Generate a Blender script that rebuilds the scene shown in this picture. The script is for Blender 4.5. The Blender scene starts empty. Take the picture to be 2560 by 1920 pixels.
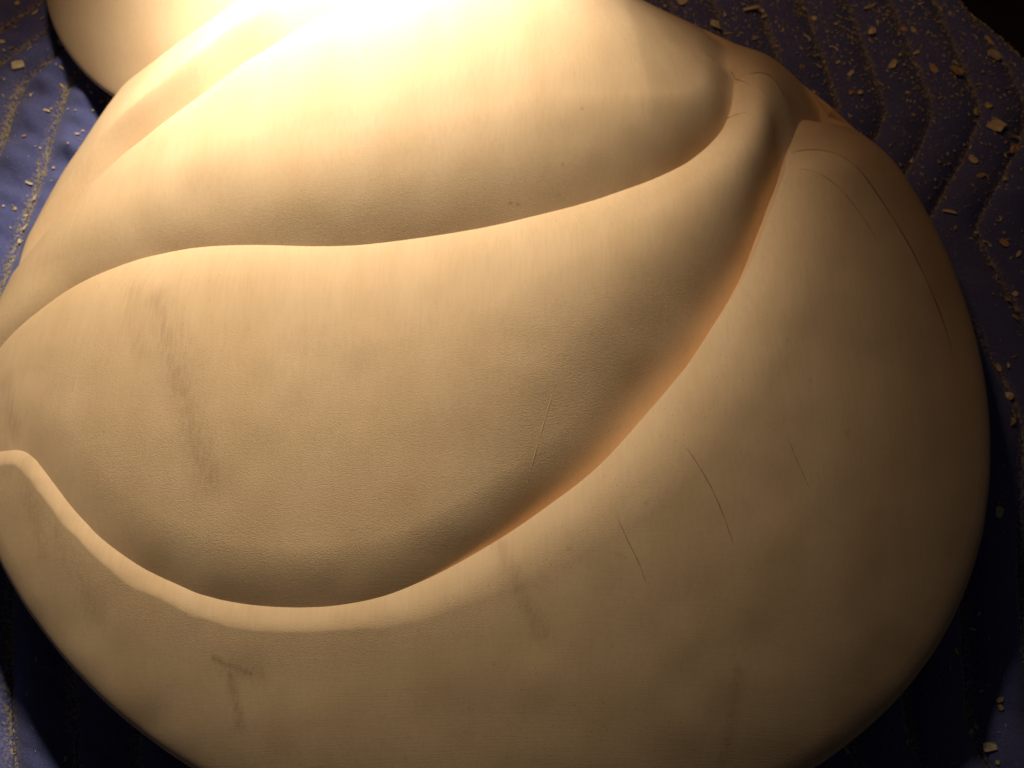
import bpy, math, random
import numpy as np
from mathutils import Vector, Matrix

# ------------------------------------------------------------------ camera, light, exposure
scene = bpy.context.scene
R_ = math.radians
cam_data = bpy.data.cameras.new('camera')
cam_data.sensor_fit = 'HORIZONTAL'
cam_data.angle = R_(52)
cam_data.clip_start = 0.02
cam_data.clip_end = 50
cam = bpy.data.objects.new('camera', cam_data)
cam.location = (0.0, -0.35, 0.686)
cam.rotation_euler = (R_(30), 0, 0)
scene.collection.objects.link(cam)
scene.camera = cam
cam_data.dof.use_dof = True
cam_data.dof.focus_distance = 0.56
cam_data.dof.aperture_fstop = 13.0

world = bpy.data.worlds.new('World')
scene.world = world
world.use_nodes = True
bg = world.node_tree.nodes['Background']
bg.inputs['Color'].default_value = (0.90, 0.80, 0.78, 1)
bg.inputs['Strength'].default_value = 0.012

# the one work lamp, a clamp light outside the picture above the far left: a reflector beam plus the bare bulb's spill
LAMP = Vector((-0.20, 0.69, 0.80))
for nm, typ, watts, size, aim in (('work_lamp_beam', 'SPOT', 59.0, 0.89, (-0.168, 0.222, 0.165)),
                                  ('work_lamp_hot_core', 'SPOT', 135.0, 0.50, (-0.135, 0.355, 0.15)),
                                  ('work_lamp_bulb', 'POINT', 4.0, 0, (-0.16, 0.22, 0.17))):
    ld = bpy.data.lights.new(nm, typ)
    ld.energy = watts
    ld.shadow_soft_size = 0.085
    ld.color = {'POINT': (1.0, 0.55, 0.26), 'SPOT': (1.0, 0.88, 0.645)}[typ] if size != 0.50 else (1.0, 0.93, 0.80)
    if typ == 'SPOT':
        ld.spot_size = size
        ld.spot_blend = 1.0
    lo = bpy.data.objects.new(nm, ld)
    lo.location = LAMP
    lo.rotation_euler = (Vector(aim) - LAMP).to_track_quat('-Z', 'Y').to_euler()
    scene.collection.objects.link(lo)

scene.view_settings.view_transform = 'Standard'
scene.view_settings.look = 'None'
scene.view_settings.exposure = 0.0
scene.view_settings.gamma = 1.0
scene.view_settings.use_curve_mapping = False
scene.render.engine = 'CYCLES'

rng = random.Random(7)
nrng = np.random.default_rng(11)
COL = scene.collection


# ------------------------------------------------------------------ helpers
def link(o, parent=None):
    COL.objects.link(o)
    if parent is not None:
        o.parent = parent
    return o


def tag(o, label=None, cat=None, group=None, kind=None):
    if label: o['label'] = label
    if cat: o['category'] = cat
    if group: o['group'] = group
    if kind: o['kind'] = kind
    return o


def mesh_obj(name, verts, faces, mat, parent=None, smooth=True, attrs=None):
    me = bpy.data.meshes.new(name)
    verts = np.asarray(verts, dtype=np.float32)
    if isinstance(faces, np.ndarray):
        n = faces.shape[1]
        me.vertices.add(len(verts)); me.vertices.foreach_set('co', verts.ravel())
        me.loops.add(faces.size); me.loops.foreach_set('vertex_index', faces.astype(np.int32).ravel())
        me.polygons.add(len(faces))
        me.polygons.foreach_set('loop_start', np.arange(0, faces.size, n, dtype=np.int32))
        me.polygons.foreach_set('loop_total', np.full(len(faces), n, dtype=np.int32))
        me.update(calc_edges=True)
    else:
        me.from_pydata([tuple(map(float, v)) for v in verts], [], faces)
    if attrs:
        for k, v in attrs.items():
            a = me.attributes.new(k, 'FLOAT', 'POINT')
            a.data.foreach_set('value', np.asarray(v, dtype=np.float32).ravel())
    me.validate()
    if smooth:
        me.polygons.foreach_set('use_smooth', np.ones(len(me.polygons), dtype=bool))
    me.materials.append(mat)
    return link(bpy.data.objects.new(name, me), parent)


def empty(name, loc):
    e = bpy.data.objects.new(name, None)
    e.location = loc
    e.empty_display_size = 0.05
    return link(e)


def grid_faces(nu, nv, wrap=False):
    i = np.arange(nu if wrap else nu - 1)[:, None]; j = np.arange(nv - 1)[None, :]
    i2 = (i + 1) % nu
    return np.stack([i * nv + j, i2 * nv + j, i2 * nv + j + 1, i * nv + j + 1], -1).reshape(-1, 4)


def smoothstep(x):
    x = np.clip(x, 0, 1)
    return x * x * (3 - 2 * x)


def value_noise(x, y, seed):
    """smooth value noise on arrays"""
    r = np.random.default_rng(seed).random((256, 256))
    xi = np.floor(x).astype(int); yi = np.floor(y).astype(int)
    fx = smoothstep(x - xi); fy = smoothstep(y - yi)
    g = lambda a, b: r[a % 256, b % 256]
    return ((g(xi, yi) * (1 - fx) + g(xi + 1, yi) * fx) * (1 - fy) +
            (g(xi, yi + 1) * (1 - fx) + g(xi + 1, yi + 1) * fx) * fy) * 2 - 1


# ------------------------------------------------------------------ materials
def new_mat(name):
    m = bpy.data.materials.new(name)
    m.use_nodes = True
    nt = m.node_tree
    b = nt.nodes['Principled BSDF']
    return m, nt, b


def node(nt, t, **kw):
    n = nt.nodes.new(t)
    for k, v in kw.items():
        setattr(n, k, v)
    return n


def mixc(nt, fac, a, b, blend='MIX'):
    n = node(nt, 'ShaderNodeMix', data_type='RGBA', blend_type=blend)
    for sock, v in ((n.inputs['Factor'], fac), (n.inputs['A'], a), (n.inputs['B'], b)):
        if isinstance(v, bpy.types.NodeSocket):
            nt.links.new(v, sock)
        elif isinstance(v, tuple):
            sock.default_value = (*v, 1)
        else:
            sock.default_value = v
    return n.outputs['Result']


def math_n(nt, op, a, b=0.0, clamp=False):
    n = node(nt, 'ShaderNodeMath', operation=op, use_clamp=clamp)
    for s, v in ((n.inputs[0], a), (n.inputs[1], b)):
        if isinstance(v, bpy.types.NodeSocket):
            nt.links.new(v, s)
        else:
            s.default_value = v
    return n.outputs[0]


def noise(nt, vec, scale, detail=3.0, rough=0.55):
    n = node(nt, 'ShaderNodeTexNoise')
    n.inputs['Scale'].default_value = scale
    n.inputs['Detail'].default_value = detail
    n.inputs['Roughness'].default_value = rough
    nt.links.new(vec, n.inputs['Vector'])
    return n.outputs['Fac']


def mapping(nt, vec, scale=(1, 1, 1), rot=(0, 0, 0)):
    n = node(nt, 'ShaderNodeMapping')
    n.inputs['Scale'].default_value = scale
    n.inputs['Rotation'].default_value = rot
    nt.links.new(vec, n.inputs['Vector'])
    return n.outputs[0]


def ramp(nt, fac, lo, hi):
    n = node(nt, 'ShaderNodeMapRange')
    n.inputs['From Min'].default_value = lo
    n.inputs['From Max'].default_value = hi
    nt.links.new(fac, n.inputs['Value'])
    return n.outputs[0]


def make_wood():
    m, nt, b = new_mat('carved_basswood')
    obj = node(nt, 'ShaderNodeTexCoord').outputs['Object']
    att = lambda nm: node(nt, 'ShaderNodeAttribute', attribute_name=nm).outputs['Fac']
    # broad growth-ring tone running along the grain (down the carving, a little slanted)
    gv = mapping(nt, obj, (26, 3.2, 26), (0, 0, R_(-12)))
    broad = noise(nt, gv, 1.0, 4, 0.6)
    fine = noise(nt, mapping(nt, obj, (520, 42, 520), (0, 0, R_(-12))), 1.0, 3, 0.6)
    blot = noise(nt, obj, 9.0, 3, 0.5)
    c = mixc(nt, ramp(nt, broad, 0.35, 0.72), (0.745, 0.535, 0.345), (0.685, 0.472, 0.285))
    c = mixc(nt, math_n(nt, 'MULTIPLY', ramp(nt, blot, 0.45, 0.75), 0.35), c, (0.66, 0.475, 0.285))
    c = mixc(nt, math_n(nt, 'MULTIPLY', ramp(nt, fine, 0.42, 0.70), 0.28), c, (0.55, 0.385, 0.225))
    c = mixc(nt, math_n(nt, 'MULTIPLY', att('tone'), 0.4), c, (0.58, 0.385, 0.205))
    c = mixc(nt, math_n(nt, 'MULTIPLY', att('stain'), math_n(nt, 'ADD', math_n(nt, 'MULTIPLY', ramp(nt, fine, 0.32, 0.66), 0.65), 0.35), True), c, (0.34, 0.205, 0.125))
    # little dark pores
    pores = node(nt, 'ShaderNodeTexVoronoi')
    pores.inputs['Scale'].default_value = 1.0
    nt.links.new(mapping(nt, obj, (260, 150, 260), (0, 0, R_(-12))), pores.inputs['Vector'])
    pm = math_n(nt, 'MULTIPLY', math_n(nt, 'LESS_THAN', pores.outputs['Distance'], 0.10), math_n(nt, 'GREATER_THAN', blot, 0.55))
    c = mixc(nt, math_n(nt, 'MULTIPLY', pm, 0.40), c, (0.30, 0.19, 0.10))
    nt.links.new(c, b.inputs['Base Color'])
    b.inputs['Roughness'].default_value = 0.68
    b.inputs['Specular IOR Level'].default_value = 0.22
    # sanding scratches along the petals, raised fibre where the surface is still rough
    scr = noise(nt, mapping(nt, obj, (45, 1400, 160), (0, 0, R_(14))), 1.0, 2, 0.5)
    fib = noise(nt, mapping(nt, obj, (900, 1600, 1100), (0, 0, R_(22))), 1.0, 3, 0.62)
    lump = noise(nt, obj, 60.0, 3, 0.5)
    h = math_n(nt, 'MULTIPLY', scr, 0.10)
    h = math_n(nt, 'ADD', h, math_n(nt, 'MULTIPLY', fib, math_n(nt, 'ADD', math_n(nt, 'MULTIPLY', att('fuzz'), 1.75), 0.05)))
    h = math_n(nt, 'ADD', h, math_n(nt, 'MULTIPLY', lump, 0.10))
    bp = node(nt, 'ShaderNodeBump')
    bp.inputs['Strength'].default_value = 0.42
    bp.inputs['Distance'].default_value = 0.0008
    nt.links.new(h, bp.inputs['Height'])
    nt.links.new(bp.outputs['Normal'], b.inputs['Normal'])
    return m


def make_plain(name, col, rough=0.8, var=0.0, scale=200.0, spec=0.2):
    m, nt, b = new_mat(name)
    obj = node(nt, 'ShaderNodeTexCoord').outputs['Object']
    f = noise(nt, obj, scale, 3, 0.6)
    c = mixc(nt, ramp(nt, f, 0.3, 0.7), tuple(v * (1 - var) for v in col), tuple(min(1, v * (1 + var)) for v in col))
    nt.links.new(c, b.inputs['Base Color'])
    b.inputs['Roughness'].default_value = rough
    b.inputs['Specular IOR Level'].default_value = spec
    return m


def make_blanket():
    m, nt, b = new_mat('blue_quilt_cloth')
    obj = node(nt, 'ShaderNodeTexCoord').outputs['Object']
    f1 = noise(nt, obj, 900.0, 3, 0.7)
    f2 = noise(nt, obj, 22.0, 4, 0.6)
    dust = noise(nt, obj, 420.0, 2, 0.5)
    c = mixc(nt, ramp(nt, f1, 0.3, 0.7), (0.066, 0.077, 0.235), (0.140, 0.160, 0.44))
    c = mixc(nt, math_n(nt, 'MULTIPLY', ramp(nt, f2, 0.45, 0.8), 0.4), c, (0.15, 0.16, 0.36))
    seam = node(nt, 'ShaderNodeAttribute', attribute_name='seam').outputs['Fac']
    dm = math_n(nt, 'MULTIPLY', ramp(nt, dust, 0.45, 0.62), seam, True)
    c = mixc(nt, math_n(nt, 'MULTIPLY', dm, 0.8, True), c, (0.58, 0.47, 0.23))
    nt.links.new(c, b.inputs['Base Color'])
    b.inputs['Roughness'].default_value = 0.95
    b.inputs['Specular IOR Level'].default_value = 0.1
    b.inputs['Sheen Weight'].default_value = 0.15
    b.inputs['Sheen Roughness'].default_value = 0.6
    bp = node(nt, 'ShaderNodeBump')
    bp.inputs['Strength'].default_value = 0.5
    bp.inputs['Distance'].default_value = 0.0008
    nt.links.new(math_n(nt, 'ADD', f1, math_n(nt, 'MULTIPLY', dust, 0.7)), bp.inputs['Height'])
    nt.links.new(bp.outputs['Normal'], b.inputs['Normal'])
    return m


WOOD = make_wood()
CLOTH = make_blanket()
CHIP = [make_plain('pale_chip_wood', (0.80, 0.66, 0.42), 0.7, 0.18, 300),
        make_plain('orange_chip_wood', (0.60, 0.38, 0.20), 0.7, 0.18, 300),
        make_plain('yellow_chip_wood', (0.62, 0.51, 0.26), 0.75, 0.20, 300)]
DUST = make_plain('sawdust', (0.78, 0.64, 0.34), 0.9, 0.25, 500)
GLUE = make_plain('dark_glue_line', (0.12, 0.075, 0.045), 0.7, 0.3, 900)
CRACK = make_plain('hairline_crack', (0.34, 0.225, 0.13), 0.8, 0.3, 900)
FAINT = make_plain('faint_joint_line', (0.36, 0.25, 0.15), 0.7, 0.3, 900)
THREAD = make_plain('quilting_thread', (0.10, 0.10, 0.17), 0.9, 0.3, 900)
FLOOR = make_plain('dark_floor_boards', (0.045, 0.026, 0.014), 0.7, 0.35, 6)

# ------------------------------------------------------------------ floor far below the table edge
fl = mesh_obj('floor', [(-3, -3, -0.75), (3, -3, -0.75), (3, 4, -0.75), (-3, 4, -0.75)], [(0, 1, 2, 3)], FLOOR, smooth=False)
tag(fl, kind='structure')

# ------------------------------------------------------------------ quilted blanket
SEAM = 0.0425
ZL = np.array([(-0.9, 0.02), (-0.60, 0.105), (-0.40, 0.055), (-0.225, 0.031), (-0.12, 0.003), (-0.02, -0.010), (0.145, -0.009), (0.364, 0.0), (0.43, 0.045), (0.52, 0.11), (0.75, 0.02), (1.0, 0.10)])
ZR = np.array([(-0.9, -0.02), (-0.60, 0.06), (-0.40, 0.0), (-0.20, -0.07), (0.02, -0.035), (0.20, -0.075), (0.29, -0.018), (0.335, 0.003), (0.40, -0.003), (0.47, -0.010), (0.60, -0.02), (0.75, -0.10), (1.0, 0.0)])


def zig(x, y):
    k = np.linspace(-0.012, 0.012, 5)
    zl = sum(np.interp(y + d, ZL[:, 0], ZL[:, 1]) for d in k) / 5 - 0.404
    zr = sum(np.interp(y + d, ZR[:, 0], ZR[:, 1]) for d in k) / 5 + 0.333
    w = smoothstep((x + 0.08) / 0.16)
    # both sides share one seam index, so make the offset agree modulo the spacing
    zr = zr - round((0.333 + 0.404) / SEAM) * SEAM
    return zl * (1 - w) + zr * w


def seam_dist(x, y):
    k = (x - zig(x, y)) / SEAM
    return np.abs(k - np.round(k)) * SEAM


E0 = np.array([0.408, 0.470]); E1 = np.array([0.466, 0.371])
ET = (E1 - E0) / np.linalg.norm(E1 - E0); EN = np.array([-ET[1], ET[0]])


def table_fall(x, y):
    """signed distance past the rounded table edge at the far right corner"""
    d = (x - E0[0]) * EN[0] + (y - E0[1]) * EN[1]
    bow = 0.006 * np.sin(((x - E0[0]) * ET[0] + (y - E0[1]) * ET[1]) * 22)
    return d + bow + 0.004


def cloth_h(x, y, detail=True):
    d = seam_dist(x, y)
    u = np.clip(d / (SEAM * 0.5), 0, 1)
    puff = 0.0088 * (1 - (1 - u) ** 2.2) * (1 + 0.35 * value_noise(x * 14, y * 9, 3))
    kk = np.round((x - zig(x, y)) / SEAM - 0.5)
    # crosswise pucker between two seams, different in every channel
    w1 = value_noise(x * 18 + kk * 3.1, y * 42 + x * 16 + kk * 7.7, 5)
    w2 = value_noise(x * 34 + kk * 1.7, y * 88 + x * 34 + kk * 3.3, 6)
    left = smoothstep((-x + 0.05) / 0.2)
    puck = (0.0028 * w1 + 0.0014 * w2) * (0.6 + 1.4 * left) * (0.25 + 0.75 * u)
    big = 0.004 * value_noise(x * 5 + 3, y * 5 + 1, 8)
    # sag added at both near corners so the quilt there falls into shadow
    big = big - (0.036 * smoothstep((-0.10 - x) / 0.12) + 0.030 * smoothstep((x - 0.10) / 0.12)) * smoothstep((0.05 - y) / 0.16)
    f = table_fall(x, y)
    drop = np.where(f > 0, -f * f / 0.10, 0.0)
    return puff + puck + big - 0.010 + drop


bx = np.concatenate([np.arange(-0.62, -0.20, 0.0011), np.arange(-0.20, 0.12, 0.008), np.arange(0.12, 0.62, 0.0011)])
by = np.concatenate([np.arange(-0.42, 0.62, 0.0015), np.arange(0.62, 0.95, 0.006)])
BX, BY = np.meshgrid(bx, by, indexing='ij')
BZ = cloth_h(BX, BY)
sd = seam_dist(BX, BY)
bed = empty('moving_blanket', (0, 0, 0))
tag(bed, 'blue quilted moving blanket with dusty seams spread under the carving', 'blanket')
seamw = np.exp(-(sd / np.where(BX < 0, 0.0042, 0.0030)) ** 2) * 0.95 + 0.10 * np.clip(value_noise(BX * 20, BY * 20, 21), 0, 1) + 0.02
cloth = mesh_obj('cloth', np.stack([BX, BY, BZ], -1).reshape(-1, 3), grid_faces(len(bx), len(by)), CLOTH, bed, attrs={'seam': seamw})


def tube(path, rad, sides=5, closed_ends=True):
    path = np.asarray(path, float)
    t = np.gradient(path, axis=0); t /= np.linalg.norm(t, axis=1, keepdims=True) + 1e-12
    ref = np.array([0.12, 0.31, 0.94])
    n1 = np.cross(t, ref); n1 /= np.linalg.norm(n1, axis=1, keepdims=True) + 1e-12
    n2 = np.cross(t, n1)
    a = np.linspace(0, 2 * np.pi, sides, endpoint=False)
    rad = np.broadcast_to(rad, len(path))
    v = path[:, None, :] + rad[:, None, None] * (np.cos(a)[None, :, None] * n1[:, None, :] + np.sin(a)[None, :, None] * n2[:, None, :])
    n = len(path)
    f = []
    for i in range(n - 1):
        for j in range(sides):
            k = (j + 1) % sides
            f.append((i * sides + j, i * sides + k, (i + 1) * sides + k, (i + 1) * sides + j))
    f.append(tuple(range(sides))); f.append(tuple((n - 1) * sides + j for j in reversed(range(sides))))
    return v.reshape(-1, 3), f


def seam_x(k, y, side):
    x = side * 0.4
    for _ in range(12):
        x = float(k * SEAM + zig(np.array([x]), np.array([y]))[0])
    return x


SEAM_LINES = []
for side, ks in ((-1, range(-4, 5)), (1, range(12, 22))):
    for k in ks:
        ys = np.arange(-0.30, 0.60, 0.006)
        xs = np.array([seam_x(k, y, side) for y in ys])
        ok = (np.abs(xs) > 0.15) & (np.abs(xs) < 0.56) & (table_fall(xs, ys) < 0.02)
        if ok.sum() < 12:
            continue
        xs, ys = xs[ok], ys[ok]
        SEAM_LINES.append((xs, ys, side))
        zs = cloth_h(xs, ys) + 0.0002
        v, f = tube(np.stack([xs, ys, zs], -1), 0.0006, 4)
        mesh_obj('stitch_line', v, f, THREAD, bed)

# ------------------------------------------------------------------ the carving: base form
CX, CY = -0.0283, 0.1056
COEF = [0.3826, 0.0013, -0.0015, -0.0108, -0.0141, 0.007, -0.0056, -0.0034, 0.0077, -0.0032, -0.0025, 0.0007, 0.0007]
Z0, HU, HL = 0.023, 0.112, 0.022
HB, BX0, BY0, BS = 0.062, -0.06, 0.185, 0.18      # the crown standing on the far side of the dome

def _profile():
    """shallow dome section with a rounded rim and a flat underside, by arc length"""
    f=np.linspace(0,1,2500); up=np.stack([.36*f,HU*(1-f**2)**.9],1)
    g=np.linspace(1,.35,1200)[1:]; un=np.stack([.36*g,-HL*((1-g)/.65)**.7],1)
    p=np.vstack([up,un]); s=np.r_[0,np.cumsum(np.hypot(*np.diff(p,axis=0).T))]
    u=np.arange(0,s[-1],2.5e-4); p=np.stack([np.interp(u,s,p[:,0]),np.interp(u,s,p[:,1])],1)
    k=np.exp(-.5*(np.arange(-48,49)/16.)**2); k/=k.sum()
    pp=np.vstack([p[1:49][::-1]*[-1,1],p,np.repeat(p[-1:],48,0)])
    p=np.stack([np.convolve(pp[:,0],k,'valid'),np.convolve(pp[:,1],k,'valid')],1); p[0,0]=0
    i=p[:,0].argmax(); q=np.r_[u[:i+1]/u[i]*1.5708,1.5708+(u[i+1:]-u[i])/(u[-1]-u[i])*1.2]
    return q,p[:,0]/.36,p[:,1]
PQ,PF,PZ=_profile()


def base_R(phi):
    r = np.full_like(phi, COEF[0])
    for k in range(1, len(COEF) // 2 + 1):
        r = r + COEF[2 * k - 1] * np.cos(k * phi) + COEF[2 * k] * np.sin(k * phi)
    return r


def M(a, b):
    q = np.hypot(a, b); phi = np.arctan2(b, a)
    w = smoothstep(q / 0.6)
    R = COEF[0] + (base_R(phi) - COEF[0]) * w
    f = np.interp(q, PQ, PF); z = np.interp(q, PQ, PZ)
    xl = R * f * np.cos(phi); yl = R * f * np.sin(phi)
    crown = HB * np.exp(-((xl - BX0) ** 2 + (yl - BY0) ** 2) / BS ** 2) * np.where(q < 1.5708, np.sqrt(np.clip(1 - f * f, 0, 1)), 0)
    return np.stack([xl, yl, Z0 + z + crown], -1)


def Nrm(a, b, e=0.045):
    n = np.cross(M(a + e, b) - M(a - e, b), M(a, b + e) - M(a, b - e))
    return n / np.linalg.norm(n, axis=-1, keepdims=True)


def S(a, b, d):
    return M(a, b) + Nrm(a, b) * d[..., None]


# crease lines as (a, b, depth): a, b = angles over the dome from its top, depth along its normal in metres
C0 = [(-1.75, -0.16, -0.002), (-1.62, -0.085, -0.003), (-1.6068, 0.0247, -0.003), (-1.5278, 0.1399, -0.006), (-1.4221, 0.2822, -0.01), (-1.3132, 0.3911, -0.012), (-1.1865, 0.4802, -0.014), (-1.0553, 0.516, -0.015), (-0.9295, 0.5425, -0.016), (-0.7832, 0.5641, -0.016), (-0.6661, 0.5805, -0.016), (-0.5488, 0.5824, -0.016), (-0.4533, 0.6023, -0.016), (-0.3521, 0.6294, -0.016), (-0.2665, 0.6868, -0.016), (-0.19, 0.66, -0.013), (-0.11, 0.82, -0.012), (-0.02, 1.05, -0.01), (0.05, 1.28, -0.006), (0.1, 1.5, -0.002), (0.12, 1.8, -0.002), (0.14, 2.15, 0.0)]
C1 = [(-1.7, -0.42, 0.0), (-1.6, -0.34, 0.0), (-1.51, -0.27, -0.001), (-1.4302, -0.2008, -0.001), (-1.374, -0.1562, -0.002), (-1.3021, -0.1103, -0.004), (-1.2303, -0.0718, -0.006), (-1.1497, -0.0515, -0.007), (-1.0687, -0.0412, -0.008), (-0.9887, -0.0369, -0.009), (-0.9092, -0.04, -0.01), (-0.8278, -0.0483, -0.01), (-0.7482, -0.0608, -0.01), (-0.6706, -0.0766, -0.01), (-0.5519, -0.1009, -0.01), (-0.4385, -0.121, -0.01), (-0.3451, -0.1302, -0.01), (-0.2561, -0.132, -0.01), (-0.1337, -0.1216, -0.01), (-0.0135, -0.1012, -0.01), (0.1061, -0.0681, -0.01), (0.2301, -0.0212, -0.01), (0.3365, 0.0297, -0.011), (0.4364, 0.0889, -0.012), (0.512, 0.141, -0.013), (0.5751, 0.1923, -0.014), (0.6334, 0.2479, -0.015), (0.6788, 0.3012, -0.016), (0.7276, 0.366, -0.017), (0.7713, 0.4339, -0.018), (0.8063, 0.4987, -0.0181), (0.8404, 0.5802, -0.018), (0.8671, 0.6597, -0.017), (0.8891, 0.7533, -0.015), (0.9099, 0.8583, -0.013), (0.892, 0.92, -0.011), (0.912, 1.02, -0.009), (0.94, 1.12, -0.008), (0.97, 1.24, -0.007), (1.01, 1.42, -0.006), (1.08, 1.65, -0.005), (1.18, 1.95, -0.004)]
C2 = [(-1.62, -0.645, 0.003), (-1.5, -0.59, 0.003), (-1.4, -0.558, 0.003), (-1.2842, -0.5629, 0.003), (-1.2566, -0.5662, 0.0026), (-1.2248, -0.5765, 0.0022), (-1.1963, -0.5937, 0.0018), (-1.1717, -0.6126, 0.0014), (-1.1173, -0.6707, 0.001), (-1.0498, -0.7443, 0.0006), (-0.9717, -0.8208, 0.0002), (-0.9206, -0.8605, -0.0002), (-0.8712, -0.8931, -0.0006), (-0.8161, -0.925, -0.001), (-0.7615, -0.9503, -0.001), (-0.7081, -0.9723, -0.001), (-0.656, -0.9923, -0.001), (-0.5989, -1.0063, -0.0011), (-0.5431, -1.0154, -0.0011), (-0.4825, -1.0207, -0.0011), (-0.4233, -1.0225, -0.0011), (-0.3652, -1.0218, -0.0011), (-0.3082, -1.0187, -0.0011), (-0.2521, -1.0113, -0.0011), (-0.1969, -1.0006, -0.0012), (-0.1532, -0.988, -0.0012), (-0.1099, -0.9721, -0.0012), (-0.0562, -0.9464, -0.0012), (-0.0029, -0.9162, -0.0012), (0.05, -0.8834, -0.0012), (0.1027, -0.8479, -0.0012), (0.1552, -0.8085, -0.0013), (0.2075, -0.766, -0.0013), (0.2597, -0.7217, -0.0013), (0.3119, -0.6701, -0.0013), (0.3647, -0.6069, -0.0013), (0.4193, -0.539, -0.0013), (0.4776, -0.4696, -0.0013), (0.5429, -0.3943, -0.0014), (0.5876, -0.339, -0.0014), (0.637, -0.2779, -0.0014), (0.6944, -0.2058, -0.0014), (0.7498, -0.1271, -0.0014), (0.7986, -0.0423, -0.0014), (0.8428, 0.0491, -0.0014), (0.8819, 0.1293, -0.0015), (0.9199, 0.2153, -0.0015), (0.9647, 0.3113, -0.0015), (1.0112, 0.4177, -0.0015), (1.0636, 0.54, -0.0015), (1.1214, 0.6698, -0.0015), (1.1713, 0.757, -0.0015), (1.2532910000000002, 0.8099900000000001, -0.0015), (1.346995, 0.8705499999999999, -0.0015), (1.475838, 0.95382, -0.001), (1.6163939999999999, 1.04466, 0.0), (1.780376, 1.15064, 0.0)]


def catmull(pts, n):
    p = np.array(pts, float)
    p = np.vstack([2 * p[0] - p[1], p, 2 * p[-1] - p[-2]])
    out = []
    for i in range(1, len(p) - 2):
        t = np.linspace(0, 1, 24, endpoint=False)[:, None]
        p0, p1, p2, p3 = p[i - 1], p[i], p[i + 1], p[i + 2]
        out.append(0.5 * ((2 * p1) + (-p0 + p2) * t + (2 * p0 - 5 * p1 + 4 * p2 - p3) * t ** 2 + (-p0 + 3 * p1 - 3 * p2 + p3) * t ** 3))
    q = np.vstack(out + [p[-2:-1]])
    # light smoothing of hand-measured points
    for _ in range(30):
        q[1:-1] = 0.25 * q[:-2] + 0.5 * q[1:-1] + 0.25 * q[2:]
    s = np.r_[0, np.cumsum(np.linalg.norm(np.diff(q[:, :2], axis=0), axis=1))]
    u = np.linspace(0, s[-1], n)
    return np.stack([np.interp(u, s, q[:, k]) for k in range(q.shape[1])], -1)


NU = 860
r0, r1, r2 = catmull(C0, NU), catmull(C1, NU), catmull(C2, NU)
P0, P1, P2 = (S(r[:, 0], r[:, 1], r[:, 2]) for r in (r0, r1, r2))
B0, B1, B2 = (M(r[:, 0], r[:, 1]) for r in (r0, r1, r2))


def near(pts, rail_pts, rail):
    """distance along the form from each point to a crease, and that crease's depth and position there"""
    sub = rail_pts[::2]
    d = np.empty(len(pts)); idx = np.empty(len(pts), int)
    r2_ = (sub ** 2).sum(1)
    for s in range(0, len(pts), 40000):
        q = pts[s:s + 40000]
        dd = (q ** 2).sum(1)[:, None] - 2 * q @ sub.T + r2_[None]
        i = dd.argmin(1); idx[s:s + 40000] = i
        d[s:s + 40000] = np.sqrt(np.maximum(dd[np.arange(len(q)), i], 0))
    # refine against the two neighbouring segments
    best = np.full(len(pts), 1e9)
    for o in (-1, 0):
        i0 = np.clip(idx + o, 0, len(sub) - 2)
        a = sub[i0]; ab = sub[i0 + 1] - a
        t = np.clip(((pts - a) * ab).sum(1) / ((ab * ab).sum(1) + 1e-15), 0, 1)
        best = np.minimum(best, np.linalg.norm(pts - a - ab * t[:, None], axis=1))
    ii = np.clip(idx * 2, 0, len(rail) - 1)
    return best, rail[ii, 2], ii / (len(rail) - 1)


def para(d, w):
    return np.clip(1 - d / w, 0, 1) ** 2


def patch_ab(ra, rb, ts):
    return ra[:, None, :2] * (1 - ts)[None, :, None] + rb[:, None, :2] * ts[None, :, None]


def seg_dist(a, b, pts):
    """distance in the (a, b) map to a polyline"""
    best = np.full(a.shape, 1e9)
    for (x0, y0), (x1, y1) in zip(pts[:-1], pts[1:]):
        dx, dy = x1 - x0, y1 - y0
        t = np.clip(((a - x0) * dx + (b - y0) * dy) / (dx * dx + dy * dy), 0, 1)
        best = np.minimum(best, np.hypot(a - x0 - t * dx, b - y0 - t * dy))
    return best


STREAKS = [([(-0.9396, -0.1755), (-0.8855, -0.3099), (-0.8538, -0.3679)], 0.022, 0.22),
           ([(-0.8515, -0.2227), (-0.7854, -0.3533), (-0.7314, -0.4747), (-0.6733, -0.6381), (-0.6351, -0.7336)], 0.028, 0.40),
           ([(-0.798, -0.2333), (-0.7396, -0.3349), (-0.6894, -0.4306)], 0.018, 0.20),
           ([(0.0818, -0.8809), (0.1349, -0.9911), (0.1771, -1.0701)], 0.014, 0.30),
           ([(-1.2112, -0.618), (-1.1625, -0.7509), (-1.122, -0.8773)], 0.018, 0.25),
           ([(-1.0774, -0.8218), (-0.9959, -0.9473), (-0.9423, -1.0537)], 0.02, 0.18),
           ([(0.6189, -1.1202), (0.6057, -1.2351), (0.5927, -1.3195)], 0.010, 0.35),
           ([(-0.5649, -1.1839), (-0.5527, -1.2309), (-0.5444, -1.2675), (-0.5388, -1.2989)], 0.0085, 0.55),
           ([(-0.606, -1.1474), (-0.5749, -1.163), (-0.5442, -1.1699), (-0.5115, -1.184)], 0.0060, 0.70),
           ([(-0.5626, -1.1681), (-0.49, -1.1773)], 0.020, 0.25),
           ([(-1.3547, -0.361), (-1.274, -0.5158)], 0.02, 0.35)]
PORES = [(0.4046, -0.7602), (0.2364, -0.8752), (0.3474, -0.8816), (0.1082, -0.0237), (0.2438, 0.0967), (0.1282, -0.0244), (0.2389, 0.0186), (0.7938, -0.3414), (0.9274, -0.557), (0.2977, 0.2729), (-1.2285, 0.899), (0.8409, -0.4384)]


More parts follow.
